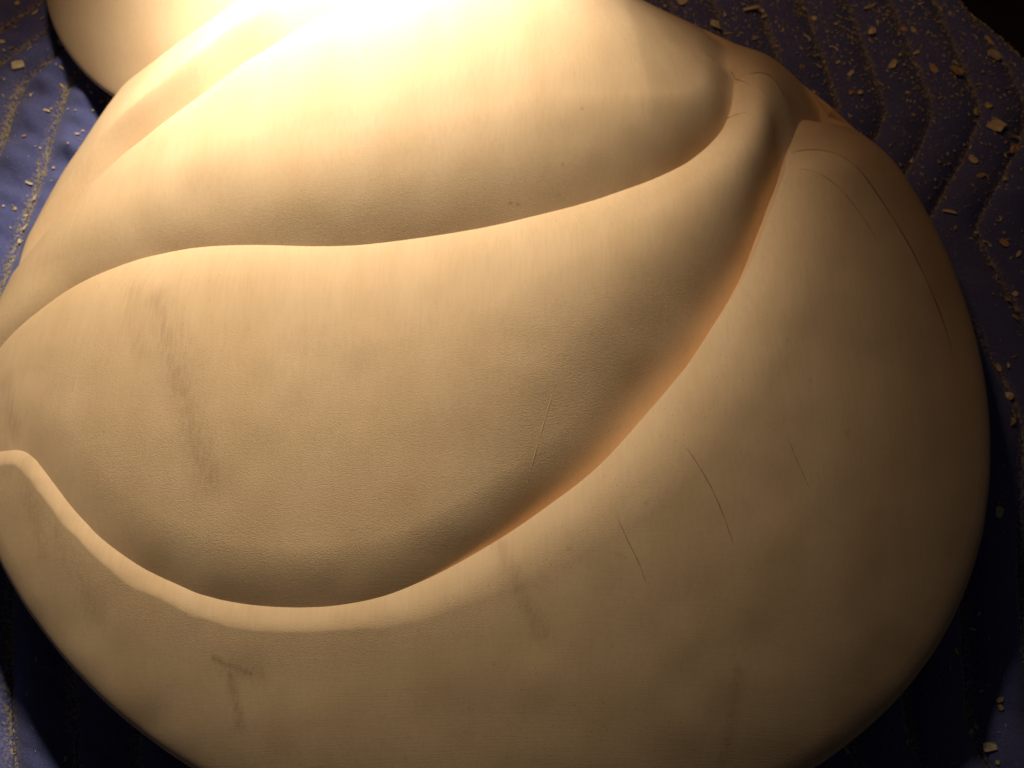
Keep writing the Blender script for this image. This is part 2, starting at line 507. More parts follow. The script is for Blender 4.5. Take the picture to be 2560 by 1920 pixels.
def stain_of(a, b):
    s = np.zeros_like(a)
    for pts, w, k in STREAKS:
        s = np.maximum(s, k * np.exp(-(seg_dist(a, b, pts) / (1.4 * w)) ** 2))
    for x, y in PORES:
        s = np.maximum(s, 0.55 * np.exp(-((a - x) ** 2 + (b - y) ** 2) / 0.0052 ** 2))
    return s


GLUE_SHELL = [(1.042, 0.4788), (1.086, 0.4941), (1.1279, 0.4843), (1.1569, 0.4586), (1.1836, 0.4116), (1.2193, 0.3573), (1.2669, 0.2689), (1.3155, 0.1549), (1.3561, 0.0208), (1.3816, -0.097), (1.3903, -0.1893), (1.3872, -0.2652)]
GLUE_PETAL = [(0.861, 0.752), (0.8763, 0.7893), (0.9356, 0.8323), (0.9933, 0.8468), (1.0322, 0.8222), (1.0595, 0.757)]
RIDGE = [(0.5029, 1.1275), (0.4938, 0.8331), (0.4975, 0.5854), (0.5029, 0.4044), (0.5063, 0.2533), (0.5162, 0.1373)]

carving = empty('carved_sculpture', (CX, CY, 0))
tag(carving, 'pale carved wooden sculpture of overlapping rounded petals lying on the blue blanket', 'sculpture')
PARTS = {}


def build_patch(name, AB, disp, fuzz, tone, nu, nt):
    a, b = AB[..., 0].ravel(), AB[..., 1].ravel()
    disp = np.asarray(disp) * (1 - smoothstep((np.hypot(a, b) - 1.50) / 0.16))      # grooves run out over the thin rim
    v = S(a, b, disp)
    o = mesh_obj(name, v, grid_faces(nu, nt)[:, ::-1], WOOD, carving,
                 attrs={'stain': stain_of(a, b), 'fuzz': np.ravel(fuzz), 'tone': np.ravel(tone)})
    PARTS[name] = (a, b, v)
    return o


def undul(v, amp=0.0006):
    """slow hand-carved unevenness"""
    return amp * (value_noise(v[:, 0] * 22 + 5, v[:, 1] * 22 + 9, 31) + 0.5 * value_noise(v[:, 0] * 47, v[:, 1] * 47, 32))


U = np.linspace(0, 1.17, NU)      # 1.0 = where the creases pass over the horizon of the dome


def cols(vals, nt):
    return np.repeat(np.asarray(vals)[:, None], nt, 1).ravel()


def ss(x0, x1):
    """smooth 0..1 along the length of the creases"""
    return smoothstep((U - x0) / (x1 - x0))


def roll_k(d, w):
    """1 at the crease with a flat bottom, 0 beyond the width"""
    x = np.clip(1 - d / w, 0, 1) ** 1.8
    return np.where(x > 0.85, 0.85 + 0.15 * np.sin(np.clip((x - 0.85) / 0.15, 0, 1) * np.pi / 2), x) * 1.0


def soft_min(x, y):
    return (np.maximum(x, 1e-5) ** -4 + np.maximum(y, 1e-5) ** -4) ** -0.25


def hollow_k(d, w):
    """a broad slope that eases into a hollow at the crease"""
    return smoothstep(np.clip(1 - d / w, 0, 1) * 0.68) / 0.7584


def shifted(rail, amount, sign):
    """copy of a crease moved sideways (angle units) so a lower surface can run under the edge above it"""
    t_ = np.gradient(rail[:, :2], axis=0); t_ /= np.linalg.norm(t_, axis=1, keepdims=True) + 1e-12
    n_ = np.stack([t_[:, 1], -t_[:, 0]], -1) * sign
    for _ in range(20):
        n_[1:-1] = 0.25 * n_[:-2] + 0.5 * n_[1:-1] + 0.25 * n_[2:]
    r = rail.copy(); r[:, :2] += n_ * np.asarray(amount)[..., None] if np.ndim(amount) else n_ * amount
    return r


EDGE_ROWS = 7
EW = np.linspace(1, 0, EDGE_ROWS, endpoint=False)          # 1 = deepest, hidden under the neighbour


def with_edge(AB, disp, under, drop, round_off):
    """prepend rows that turn a free edge over into the groove: a small radius, then a wall going down"""
    nu = AB.shape[0]
    d = disp.reshape(nu, -1)
    w = EW[None, :]
    ab = AB[:, :1] + (under[:, None, :2] - AB[:, :1]) * (0.22 * w ** 2)[..., None]
    de = d[:, :1] - np.asarray(drop)[:, None] * w ** 1.6 - round_off * (w > 0)
    return np.concatenate([ab, AB], 1), np.concatenate([de, d], 1)


# --- side fold: from over the far left shoulder down to the first crease
NT = 170
EDGE = catmull([(-2.5, -0.3, 0), (-2.45, 0.3, 0), (-2.2, 0.95, 0), (-1.85, 1.5, 0), (-1.4, 1.95, 0), (-0.75, 2.25, 0), (0.0, 2.4, 0)], NU)
ts = 1 - (1 - np.linspace(0, 1, NT)) ** 1.5
AB = patch_ab(EDGE, r0, ts)
a, b = AB[..., 0].ravel(), AB[..., 1].ravel(); v = M(a, b)
dB, _, _ = near(v, B0, r0)
k = np.clip(1 - dB / cols(0.016 + 0.012 * ss(0.12, 0.45), NT), 0, 1) ** 1.3
crest = 0.002 + cols(0.005 * ss(0.10, 0.4), NT) * np.exp(-((dB - 0.03) / 0.03) ** 2) + 0.001
disp = crest * (1 - k) + cols(r0[:, 2], NT) * k + undul(v)
build_patch('side_fold', AB, disp, 0.15 * np.ones(len(a)), np.zeros(len(a)), NU, NT)

# --- upper lobe: from the first crease over the crown to the second crease
NT = 330
AB = patch_ab(r0, r1, np.linspace(0, 1, NT))
a, b = AB[..., 0].ravel(), AB[..., 1].ravel(); v = M(a, b)
dA, _, _ = near(v, B0, r0)
dB, _, _ = near(v, B1, r1)
wid = dA + dB
kA = np.exp(-dA / soft_min(0.018, 0.15 * wid + 0.001))
wid = dA + dB
kB = para(dB, soft_min(cols(0.055 + 0.025 * ss(0.18, 0.36) - 0.046 * ss(0.60, 0.78), NT), 0.62 * wid + 0.002))
top = cols(0.008 - 0.002 * ss(0.72, 0.86), NT)
disp = top * (1 - kA) * (1 - kB) + cols(r0[:, 2], NT) * kA * (1 - kB) + cols(r1[:, 2], NT) * kB
# a soft flat facet on the right of the crown
x = (a - np.interp(b, *zip(*sorted((q_[1], q_[0]) for q_ in RIDGE)))) * 0.25
facet = 0.20 * (np.sqrt(x * x + 0.003 ** 2) + x) * 0.5
facet *= smoothstep((b - RIDGE[-1][1]) / 0.40) * (1 - kB)
disp = disp - 0.016 * (1 - np.exp(-facet / 0.016)) + undul(v)
fz = 0.10 + 0.35 * smoothstep((0.07 - dB) / 0.06) * cols(1 - ss(0.45, 0.75), NT)
build_patch('upper_lobe', AB, disp, fz, np.zeros(len(a)), NU, NT)

# --- middle petal, its lower border running under the shell's lip
NT = 340
tip = ss(0.845, 0.935)                                    # 1 where the shell's lip has rounded off into the valley
r2u = shifted(r2, 0.028 * (1 - tip), 1.0)
AB = patch_ab(r1, r2u, np.linspace(0, 1, NT))
a, b = AB[..., 0].ravel(), AB[..., 1].ravel(); v = M(a, b)
dA, _, _ = near(v, B1, r1)
dB, _, _ = near(v, M(r2u[:, 0], r2u[:, 1]), r2u)
wid = dA + dB
kA = np.exp(-dA / soft_min(0.030, 0.24 * wid + 0.001))
right = ss(0.36, 0.62)
tmid = dA / (dA + dB + 1e-9)
rc = cols(right, NT)
kB = (roll_k(dB, cols(np.full(NU, 0.040), NT)) * (1 - rc) + hollow_k(dB, soft_min(0.15, 0.80 * wid)) * rc) * smoothstep(3.5 * tmid)
tail = 1 - 0.45 * ss(0.87, 0.95)
dep2u = r2[:, 2] - 0.0022 - 0.001 * ss(0.10, 0.30) - 0.020 * right * tail
dep2 = cols(dep2u, NT)
top = cols(0.0015 + 0.0035 * right, NT)
disp = top * (1 - kA) * (1 - kB) + cols(r1[:, 2], NT) * kA * (1 - kB) + dep2 * kB
disp += cols((0.0015 + 0.0025 * right) * ss(0.04, 0.25) * (1 - ss(0.74, 0.90)), NT) * 4 * tmid * (1 - tmid) * (1 - kA) * (1 - 0.6 * kB)
disp += undul(v)
gp = np.interp(a, [p[0] for p in GLUE_PETAL], [p[1] for p in GLUE_PETAL])
tone = ((b > gp) & (a > GLUE_PETAL[0][0] - 0.03)).astype(float)
band = smoothstep((dA - 0.035) / 0.06) * smoothstep((dB - 0.012) / 0.03)
fz = 0.12 + 0.88 * band * (0.65 + 0.35 * value_noise(v[:, 0] * 18, v[:, 1] * 18, 41))
build_patch('middle_petal', AB, disp, fz, tone, NU, NT)

# --- outer shell with its raised lip
NT = 420
q2 = np.hypot(r2[:, 0], r2[:, 1]); ph2 = np.unwrap(np.arctan2(r2[:, 1], r2[:, 0]))
tt = np.linspace(0, 1, NT) ** 1.45
qq = q2[:, None] * (1 - tt)[None] + 2.75 * tt[None]
AB = np.stack([qq * np.cos(ph2)[:, None], qq * np.sin(ph2)[:, None]], -1)
a, b = AB[..., 0].ravel(), AB[..., 1].ravel(); v = M(a, b)
dA, _, _ = near(v, B2, r2)
wl = cols(0.0125 + 0.004 * ss(0.22, 0.34) + 0.034 * ss(0.36, 0.66), NT) * (1 + cols(1 - 0.75 * ss(0.3, 0.5), NT) * (0.15 * value_noise(a * 7, b * 7, 51) + 0.05 * value_noise(a * 30, b * 30, 52)))
kA = np.clip(1 - dA / wl, 0, 1) ** cols(1.45 + 0.55 * ss(0.34, 0.55), NT)
rise = cols(0.0066 + 0.0079 * ss(0.40, 0.66), NT)
top = cols(r2[:, 2], NT) - 0.0035 + rise * (1 - kA)
disp = top * (0.15 + 0.85 * np.exp(-np.maximum(dA - 0.01, 0) / 0.11)) + undul(v)
disp = disp - cols((r2[:, 2] - 0.0035 - dep2u) * tip, NT) * np.exp(-(dA / 0.05) ** 2)      # the lip rounds off at its upper end
fade = smoothstep((b - GLUE_SHELL[-1][1] - 0.02) / 0.25)
gs = np.interp(-b, [-p[1] for p in GLUE_SHELL[1:]], [p[0] for p in GLUE_SHELL[1:]])
tone = (((a > gs) & (b > GLUE_SHELL[-1][1]) & (b <= GLUE_SHELL[1][1])) | ((b > GLUE_SHELL[1][1]) & (a > GLUE_SHELL[0][0] - 0.09))).astype(float) * fade
fz = 0.07 + 0.25 * smoothstep((0.05 - dA) / 0.03) * smoothstep((dA - 0.008) / 0.01)
AB2, disp2 = with_edge(AB, disp, r2u, (0.005 + 0.018 * right) * (1 - tip) + 0.0002, 0.0)
cat0 = lambda arr, val: np.concatenate([np.full((NU, EDGE_ROWS), val), arr.reshape(NU, -1)], 1)
build_patch('outer_shell', AB2, disp2.ravel(), cat0(fz, 0.3), cat0(tone, 0.0), NU, NT + EDGE_ROWS)

# --- hidden core closing the back
q = np.linspace(0.0, 2.77, 90); ph = np.linspace(-np.pi, np.pi, 160, endpoint=False)
PH, Q = np.meshgrid(ph, q, indexing='ij')
a, b = (Q * np.cos(PH)).ravel() + 1e-6, (Q * np.sin(PH)).ravel()
v = M(a, b) * np.array([0.87, 0.87, 0.66]) + np.array([0, 0, 0.003])
mesh_obj('core', v, grid_faces(160, 90, True), WOOD, carving, attrs={'stain': np.zeros(len(a)), 'fuzz': np.zeros(len(a)), 'tone': np.zeros(len(a))})

# --- rear lobe tucked behind the fold, the same shallow section
q = np.linspace(0.004, 2.77, 200); ph = np.linspace(-np.pi, np.pi, 300, endpoint=False)
PH, Q = np.meshgrid(ph, q, indexing='ij')
f_, z_ = np.interp(Q, PQ, PF), np.interp(Q, PQ, PZ)
v = np.stack([-0.185 - CX + 0.26 * f_ * np.cos(PH), 0.522 - CY + 0.26 * f_ * np.sin(PH), 0.022 + z_ * np.where(z_ > 0, 1.10, 0.9)], -1).reshape(-1, 3)
v[:, 2] += undul(v, 0.001)
mesh_obj('rear_lobe', v, grid_faces(300, 200, True), WOOD, carving,
         attrs={'stain': np.zeros(len(v)), 'fuzz': 0.4 * np.ones(len(v)), 'tone': np.zeros(len(v))})


def surf_line(name, part, pts, rad, mat, label=None, sub=40):
    a, b, v = PARTS[part]
    m0 = M(a, b)
    p = catmull([(x, y, 0) for x, y in pts], sub)
    target = M(p[:, 0], p[:, 1])
    idx = [int(((m0 - t) ** 2).sum(1).argmin()) for t in target]
    off = np.array([v[i] - m0[i] for i in idx])
    for _ in range(6):
        off[1:-1] = 0.25 * off[:-2] + 0.5 * off[1:-1] + 0.25 * off[2:]
    path = target + off
    prof = np.sqrt(np.clip(np.minimum(np.linspace(0, 1, sub), np.linspace(1, 0, sub)) * 5, 0.12, 1))
    wob = 1 + 0.25 * np.sin(np.linspace(0, 25, sub) + len(pts))
    vv, ff = tube(path, rad * prof * wob, 6)
    o = mesh_obj(name, vv, ff, mat, carving)
    if label:
        o['label'] = label
    return o


surf_line('glue_line', 'outer_shell', GLUE_SHELL, 0.00042, GLUE, 'dark glue line curving down the right of the outer shell', 90)
surf_line('glue_line', 'middle_petal', GLUE_PETAL[2:], 0.00042, GLUE, 'dark glue line across the tip of the middle petal', 50)
surf_line('joint_line', 'outer_shell', [(0.9733, 0.3251), (1.0097, 0.3194), (1.0594, 0.2824), (1.1125, 0.224), (1.1606, 0.147), (1.2033, 0.0539)], 0.00035, FAINT, 'faint joint line on the outer shell', 50)
surf_line('joint_line', 'middle_petal', [(0.8152, 0.5734), (0.8425, 0.5724), (0.8719, 0.5571)], 0.00030, FAINT, 'faint short joint line on the middle petal', 24)
surf_line('crack', 'outer_shell', [(0.4919, -0.6179), (0.5234, -0.6646), (0.5548, -0.7163), (0.5809, -0.7731), (0.6071, -0.8453)], 0.00024, CRACK, 'longest hairline crack in the outer shell', 50)
surf_line('crack', 'outer_shell', [(0.34, -0.7925), (0.3629, -0.8435), (0.3889, -0.8938), (0.4078, -0.9412)], 0.00020, CRACK, 'fine hairline crack below the lip', 40)
surf_line('crack', 'outer_shell', [(0.7511, -0.5834), (0.7757, -0.642), (0.8011, -0.6999)], 0.00018, CRACK, 'faint hairline crack on the dark side of the shell', 40)

surf_line('scratch', 'middle_petal', [(0.2069, -0.4914), (0.1754, -0.6063), (0.1442, -0.7289)], 0.00022, WOOD, 'pale raised scratch on the middle petal', 50)

# --- raised fibres left by the tool along the lip and under the upper lobe
FV, FF = [], []
N1, N2 = Nrm(r1[:, 0], r1[:, 1]), Nrm(r2[:, 0], r2[:, 1])
E2 = S(r2[:, 0], r2[:, 1], r2[:, 2] - 0.0035)
for rail, nrm, lo, hi, n, lmax in ((E2, N2, 0.165, 0.36, 150, 0.0026), (P1, N1, 0.735, 0.80, 110, 0.0032)):
    tan = np.gradient(rail, axis=0); tan /= np.linalg.norm(tan, axis=1, keepdims=True)
    for _ in range(n):
        i = int((lo + (hi - lo) * (rng.random() ** 1.3 if n > 120 else rng.random())) / 1.17 * NU)
        side = np.cross(nrm[i], tan[i])
        d = tan[i] * rng.uniform(-1, 1) + side * rng.uniform(0.2, 1.0) + nrm[i] * rng.uniform(0.1, 0.6)
        d /= np.linalg.norm(d)
        p0 = rail[i] + side * rng.uniform(-0.001, 0.001); L = rng.uniform(0.25, 1) * lmax
        w = np.cross(d, nrm[i]); w = w / (np.linalg.norm(w) + 1e-9) * 0.00016
        k = len(FV)
        bendv = nrm[i] * L * rng.uniform(-.2, .3)
        FV.extend([p0 - w, p0 + w, p0 + d * L * .5 + bendv * .5 + w * .7, p0 + d * L * .5 + bendv * .5 - w * .7, p0 + d * L + bendv * .2])
        FF.extend([(k, k + 1, k + 2, k + 3), (k + 3, k + 2, k + 4)])
fz_o = mesh_obj('wood_fuzz', FV, FF, CHIP[0], carving, smooth=False)
fz_o['kind'] = 'stuff'

# ------------------------------------------------------------------ wood chips on the blanket
# x, y (m), length, width (mm), turn (deg), outline, tone
CHIPS = {
 'upper right': [(0.1631,0.4684,9.5,7.5,0,'r',0),(0.146,0.4633,5.5,4.2,-15,'l',0),(0.191,0.4363,11.6,9.5,-15,'r',0),(0.2272,0.4563,4.7,19.7,0,'r',0),(0.2397,0.4575,12.4,13.1,26,'c',0),(0.2028,0.4529,7.1,3.5,0,'t',0),(0.221,0.4529,5.3,4.3,27,'l',0),(0.2783,0.4621,8.7,5.1,-66,'l',0),(0.2719,0.4563,4.0,3.5,0,'o',1),(0.2866,0.4483,7.2,4.5,37,'l',0),(0.2742,0.4158,11.4,4.9,-18,'t',0),(0.2471,0.4103,1.9,4.9,-29,'l',0),(0.3397,0.4598,15.1,4.8,24,'l',2),(0.3372,0.4269,11.0,8.2,-7,'l',0),(0.3877,0.4621,7.7,3.0,26,'s',0),(0.3581,0.4563,2.5,4.7,0,'o',0),(0.318,0.4431,2.5,2.3,0,'l',0),(0.3032,0.4336,4.9,2.8,36,'l',0),(0.3097,0.4303,1.6,4.5,0,'l',0),(0.3139,0.4269,1.9,5.9,-30,'l',0),(0.295,0.4258,3.1,4.1,0,'o',1),(0.3703,0.437,7.5,5.5,26,'l',1),(0.3769,0.4309,9.7,4.1,0,'l',2),(0.3878,0.4225,5.0,2.3,0,'s',0),(0.4013,0.4393,2.3,6.0,35,'s',0),(0.4046,0.4404,1.9,6.0,-45,'s',0),(0.4453,0.4158,12.7,5.4,0,'r',2),(0.4424,0.3929,13.0,16.6,0,'o',0),(0.4061,0.3844,8.7,5.2,25,'t',0),(0.4037,0.3731,12.1,15.5,-44,'o',1),(0.3852,0.379,14.0,5.6,0,'l',1),(0.3725,0.3759,3.9,2.6,0,'l',0),(0.349,0.3844,5.6,10.6,-15,'r',0),(0.3571,0.3951,6.4,3.1,0,'l',0),(0.365,0.4005,3.0,10.3,-15,'l',2),(0.3756,0.4038,3.4,7.1,0,'l',0),(0.3727,0.3914,4.6,10.5,0,'r',2),(0.3587,0.3833,3.9,3.1,-29,'l',0),(0.307,0.3695,3.9,7.2,0,'r',0),(0.3116,0.3457,6.1,4.6,-14,'l',0),(0.3042,0.3473,5.1,5.0,0,'o',1),(0.2984,0.3854,3.1,5.3,25,'l',0),(0.2971,0.4038,10.4,4.5,26,'c',0),(0.279,0.3801,6.4,2.6,0,'s',0),(0.2876,0.3816,5.7,2.1,13,'s',1),(0.3562,0.3502,3.6,3.8,-43,'o',0),(0.3631,0.3549,6.7,1.5,-29,'s',0),(0.3749,0.3498,6.7,1.5,-14,'s',0),(0.405,0.3508,4.5,3.0,-44,'l',1),(0.3945,0.3436,3.1,3.2,-57,'l',1),(0.3852,0.3452,1.8,5.4,0,'l',1),(0.4465,0.3539,2.1,6.8,0,'l',1),(0.424,0.3622,1.4,6.5,-14,'l',2),(0.4291,0.3748,3.9,2.6,0,'l',2),(0.426,0.3344,9.5,5.7,34,'o',2),(0.4159,0.331,10.5,6.8,24,'o',2),(0.4268,0.3091,13.4,12.9,13,'r',0),(0.4388,0.3012,13.8,4.4,-57,'l',0),(0.4392,0.2876,11.6,8.2,41,'o',1),(0.3997,0.2737,12.3,6.6,0,'l',0),(0.3486,0.2756,7.0,3.9,-14,'t',0),(0.367,0.2671,4.2,3.2,24,'l',1),(0.4009,0.2536,10.4,5.3,-55,'l',1),(0.4076,0.2531,7.9,1.7,49,'l',1),(0.3846,0.2823,2.8,1.7,33,'l',0),(0.4238,0.2531,6.3,4.8,12,'o',2),(0.3657,0.2127,3.8,13.3,12,'l',0),(0.3661,0.1948,5.6,2.5,-10,'l',2),(0.4051,0.2056,5.6,4.8,-41,'c',0),(0.3863,0.1962,4.4,3.2,-54,'l',0),(0.3839,0.1924,2.1,4.7,-13,'l',0),(0.3928,0.1844,9.5,2.9,22,'c',0),(0.4042,0.1815,9.2,6.9,-27,'o',1),(0.4138,0.1705,3.3,9.0,-27,'l',0),(0.3902,0.1624,5.4,2.5,-41,'l',1),(0.4059,0.1913,3.6,2.1,0,'l',1),(0.2373,0.3748,1.8,5.6,-21,'l',0),(0.2821,0.3962,3.4,5.3,26,'l',0),(0.2769,0.3919,3.7,2.9,-55,'l',0),(0.2886,0.3929,2.8,2.6,0,'l',0),(0.274,0.3929,1.5,5.3,-14,'l',1),(0.3248,0.3812,1.7,4.8,25,'s',0),(0.2034,0.428,1.9,11.2,-22,'s',2),(0.2242,0.4119,4.7,2.6,-29,'s',0),(0.3517,0.4472,4.6,2.3,60,'s',2),(0.3668,0.3314,4.1,1.6,13,'s',0),(0.4021,0.29,6.7,1.9,18,'s',0),(0.4103,0.2909,4.6,1.2,33,'s',0),(0.3554,0.3224,4.3,1.7,-11,'s',0),(0.3525,0.3664,5.5,1.1,35,'s',0),(0.4121,0.356,7.9,1.4,11,'s',2)],
 'right': [(0.3921,0.1445,2.6,2.8,0,'o',1),(0.395,0.1265,5.3,6.0,0,'r',1),(0.4041,0.1341,5.4,4.4,22,'o',0),(0.3991,0.1178,6.0,8.5,11,'t',0),(0.3889,0.1287,4.3,1.5,12,'s',2),(0.375,0.0655,7.7,3.7,-10,'l',2),(0.3811,0.0651,5.2,2.2,-6,'l',0),(0.382,0.1287,3.0,1.1,-76,'s',2),(0.3958,0.1078,6.4,3.9,31,'o',2)],
 'right middle': [(0.3771,0.0408,6.8,8.2,0,'o',0),(0.3771,0.0247,7.6,3.7,21,'t',2),(0.3743,0.0183,8.1,4.4,11,'t',2),(0.3548,-0.0483,6.7,10.1,5,'o',0),(0.3561,-0.0622,2.1,1.5,20,'l',1),(0.3625,-0.0146,1.9,1.4,-37,'l',2),(0.3556,-0.0389,4.3,0.8,10,'s',2),(0.358,-0.0362,0.8,3.8,20,'s',2),(0.3557,-0.0416,4.2,0.7,37,'s',2)],
 'lower right': [(0.3278,-0.1212,4.6,1.6,-28,'l',0),(0.3223,-0.1316,1.7,5.4,-34,'l',0),(0.3066,-0.1485,5.8,3.8,0,'t',2),(0.2981,-0.16,4.5,1.3,14,'t',2),(0.3176,-0.1747,1.7,3.8,14,'l',2),(0.3138,-0.173,0.9,2.2,10,'s',2),(0.3274,-0.1814,6.2,3.3,-10,'o',2),(0.3262,-0.1864,4.1,4.3,-33,'l',2),(0.3103,-0.1971,4.9,3.0,18,'t',2),(0.3065,-0.2007,5.8,2.7,-33,'l',0),(0.3154,-0.2109,5.5,9.2,-8,'r',0),(0.3184,-0.2206,3.1,3.2,0,'o',2),(0.2611,-0.2082,6.3,1.6,-38,'l',2),(0.2198,-0.2132,5.6,2.8,27,'r',2),(0.2042,-0.2265,2.8,1.1,-31,'s',2),(0.2402,-0.1939,3.4,1.2,44,'l',2),(0.332,-0.1608,0.8,3.6,19,'s',2),(0.3226,-0.1714,0.8,6.3,23,'s',2),(0.3307,-0.1387,2.9,0.7,-16,'s',0),(0.2534,-0.2007,2.7,0.6,9,'s',2),(0.2605,-0.1792,1.5,0.6,0,'s',2)],
 'upper left': [(-0.4506,0.3807,10.9,7.2,-4,'r',0),(-0.4736,0.4122,7.5,3.6,-30,'l',0),(-0.4658,0.4082,6.1,0.9,-16,'s',0),(-0.4709,0.4036,1.9,4.5,0,'t',0),(-0.4777,0.4247,4.1,2.4,-25,'l',0),(-0.4729,0.4662,6.1,4.4,31,'l',2),(-0.4458,0.4197,2.5,5.2,23,'o',0),(-0.4201,0.4139,7.4,9.0,0,'o',2),(-0.4428,0.3978,6.5,1.6,-25,'c',0),(-0.4093,0.3758,1.5,5.4,22,'l',0),(-0.3966,0.3747,2.6,7.6,7,'l',1),(-0.4594,0.3638,2.1,2.4,0,'o',0),(-0.4334,0.3495,3.3,5.7,44,'t',0),(-0.4016,0.3656,7.4,2.1,-34,'s',1),(-0.4079,0.3592,2.2,5.6,-24,'l',0),(-0.4143,0.3279,2.3,5.6,-7,'r',0),(-0.412,0.332,3.6,2.5,-34,'l',1),(-0.3756,0.3592,2.9,1.9,-43,'l',0),(-0.3811,0.3534,1.0,4.1,14,'s',0),(-0.3771,0.3462,3.4,2.4,29,'l',0),(-0.3631,0.3411,4.5,7.0,0,'r',1),(-0.3685,0.3403,3.4,4.5,56,'l',1),(-0.3601,0.3422,1.0,4.8,22,'s',1),(-0.3639,0.3316,4.4,1.6,29,'s',0),(-0.3947,0.3281,3.7,1.2,-13,'s',0),(-0.3735,0.329,2.2,2.1,-24,'o',0),(-0.386,0.3232,3.0,1.6,50,'s',0),(-0.361,0.3201,5.5,4.2,-24,'t',0),(-0.4568,0.3456,3.4,1.1,44,'s',0),(-0.4677,0.4561,1.9,8.7,7,'l',2),(-0.453,0.4547,8.7,4.0,-7,'l',2),(-0.4448,0.447,10.3,0.9,-25,'s',2),(-0.4678,0.4359,5.1,1.9,-13,'t',2),(-0.4572,0.3909,4.0,0.8,45,'s',2),(-0.4381,0.4036,3.1,0.9,-25,'s',2),(-0.4497,0.3565,5.2,0.7,-42,'s',0),(-0.4513,0.3458,3.8,0.9,-42,'s',0),(-0.4488,0.4122,1.3,1.2,0,'l',0),(-0.4387,0.3239,2.5,1.1,14,'s',0),(-0.4138,0.3779,2.6,1.2,-43,'l',0)],
 'left': [(-0.4289,0.2999,4.6,3.1,-18,'l',1),(-0.3772,0.304,1.6,3.0,29,'l',0),(-0.3804,0.2987,1.7,4.6,28,'l',0),(-0.4129,0.2878,2.4,2.2,0,'o',0),(-0.4164,0.2881,1.4,1.4,0,'o',0),(-0.3846,0.2853,1.5,2.0,0,'o',0),(-0.3752,0.2806,3.4,6.7,-13,'t',0),(-0.3973,0.2671,2.5,3.2,0,'o',0),(-0.4158,0.2514,2.3,6.6,-15,'r',0),(-0.3833,0.2474,1.7,4.2,-18,'l',0),(-0.3949,0.251,1.4,1.5,0,'o',0),(-0.3773,0.2563,1.8,1.7,42,'l',0),(-0.3928,0.2283,1.5,2.4,0,'l',0),(-0.387,0.2302,1.0,1.1,0,'o',0),(-0.4199,0.2216,4.8,3.2,-12,'l',1),(-0.4109,0.2175,3.8,2.5,28,'l',0),(-0.4288,0.2226,2.5,2.4,0,'o',0),(-0.418,0.2003,3.6,1.3,27,'s',2),(-0.4089,0.1899,5.7,4.6,13,'t',0),(-0.4068,0.2024,6.5,4.6,-23,'t',0),(-0.4074,0.2357,4.8,2.8,-12,'r',0),(-0.4144,0.2375,2.2,0.8,-12,'s',0),(-0.4105,0.198,0.8,3.5,20,'s',2),(-0.4223,0.2245,3.1,0.6,-41,'s',0),(-0.412,0.2714,1.2,3.7,-12,'l',2),(-0.3846,0.2343,1.3,3.3,13,'s',2),(-0.4408,0.2951,1.5,1.0,0,'l',2),(-0.4319,0.2898,1.9,0.9,0,'s',2),(-0.3958,0.1923,2.4,1.1,0,'s',2)],
 'lower left': [(-0.3068,-0.1475,6.9,3.7,-5,'r',1),(-0.3277,-0.1529,1.0,4.8,-27,'s',2),(-0.2967,-0.2172,4.6,2.6,-30,'o',2),(-0.2568,-0.2252,1.5,0.8,44,'s',0),(-0.3204,-0.1573,3.6,0.6,-10,'s',2),(-0.2356,-0.2265,2.0,0.6,10,'s',2),(-0.3442,-0.109,4.1,1.2,11,'l',2),(-0.3291,-0.1762,2.3,0.6,0,'s',0)],
}


def chip_mesh(L, Wd, shape, rg):
    """thin shaving with an irregular outline, a little curl and real thickness"""
    L *= 0.00095; Wd *= 0.00095
    if shape == 'r':
        o = [(-.5, -.5), (.05, -.53), (.5, -.42), (.47, .1), (.5, .46), (-.1, .52), (-.48, .45), (-.52, 0)]
    elif shape == 'o':
        o = [(.5 * math.cos(t) * rg.uniform(.85, 1.08), .5 * math.sin(t) * rg.uniform(.85, 1.08)) for t in [i * math.pi / 4.5 for i in range(9)]]
    elif shape == 't':
        o = [(-.5, -.1), (-.1, -.45), (.3, -.5), (.5, -.1), (.35, .5), (.0, .15), (-.3, .12)]
    elif shape == 's':
        o = [(-.5, -.1), (-.2, -.5), (.2, -.45), (.5, .05), (.2, .45), (-.25, .4)]
    elif shape == 'l':
        o = [(-.5, 0), (-.25, -.42), (.1, -.5), (.38, -.36), (.5, .05), (.25, .43), (-.05, .5), (-.33, .33)]
    else:   # curl: an open hook of shaving
        n = 8
        outer = [(.5 * math.cos(t), .5 * math.sin(t)) for t in [math.radians(-40 + 230 * i / n) for i in range(n + 1)]]
        inner = [(.27 * math.cos(t), .24 * math.sin(t)) for t in [math.radians(185 - 215 * i / n) for i in range(n + 1)]]
        o = outer + inner
    o = [(x + rg.uniform(-.05, .05), y + rg.uniform(-.05, .05)) for x, y in o]
    th = rg.uniform(0.00025, 0.0006)
    bend = rg.uniform(-0.10, 0.28) * min(L, 0.012); twist = rg.uniform(-0.10, 0.10) * Wd
    top, bot = [], []
    for x, y in o:
        z = bend * (x * x * 4 - 0.3) + twist * x * y * 4
        top.append((x * L, y * Wd, z + th)); bot.append((x * L, y * Wd, z))
    n = len(o)
    fc = [tuple(range(n)), tuple(n + i for i in reversed(range(n)))]
    if shape == 'c':
        h = n // 2
        fc = []
        for i in range(h - 1):
            fc.append((i, i + 1, n - 2 - i, n - 1 - i)); fc.append((n + n - 1 - i, n + n - 2 - i, n + i + 1, n + i))
    fc += [(i, n + i, n + (i + 1) % n, (i + 1) % n) for i in range(n)]
    return top + bot, fc


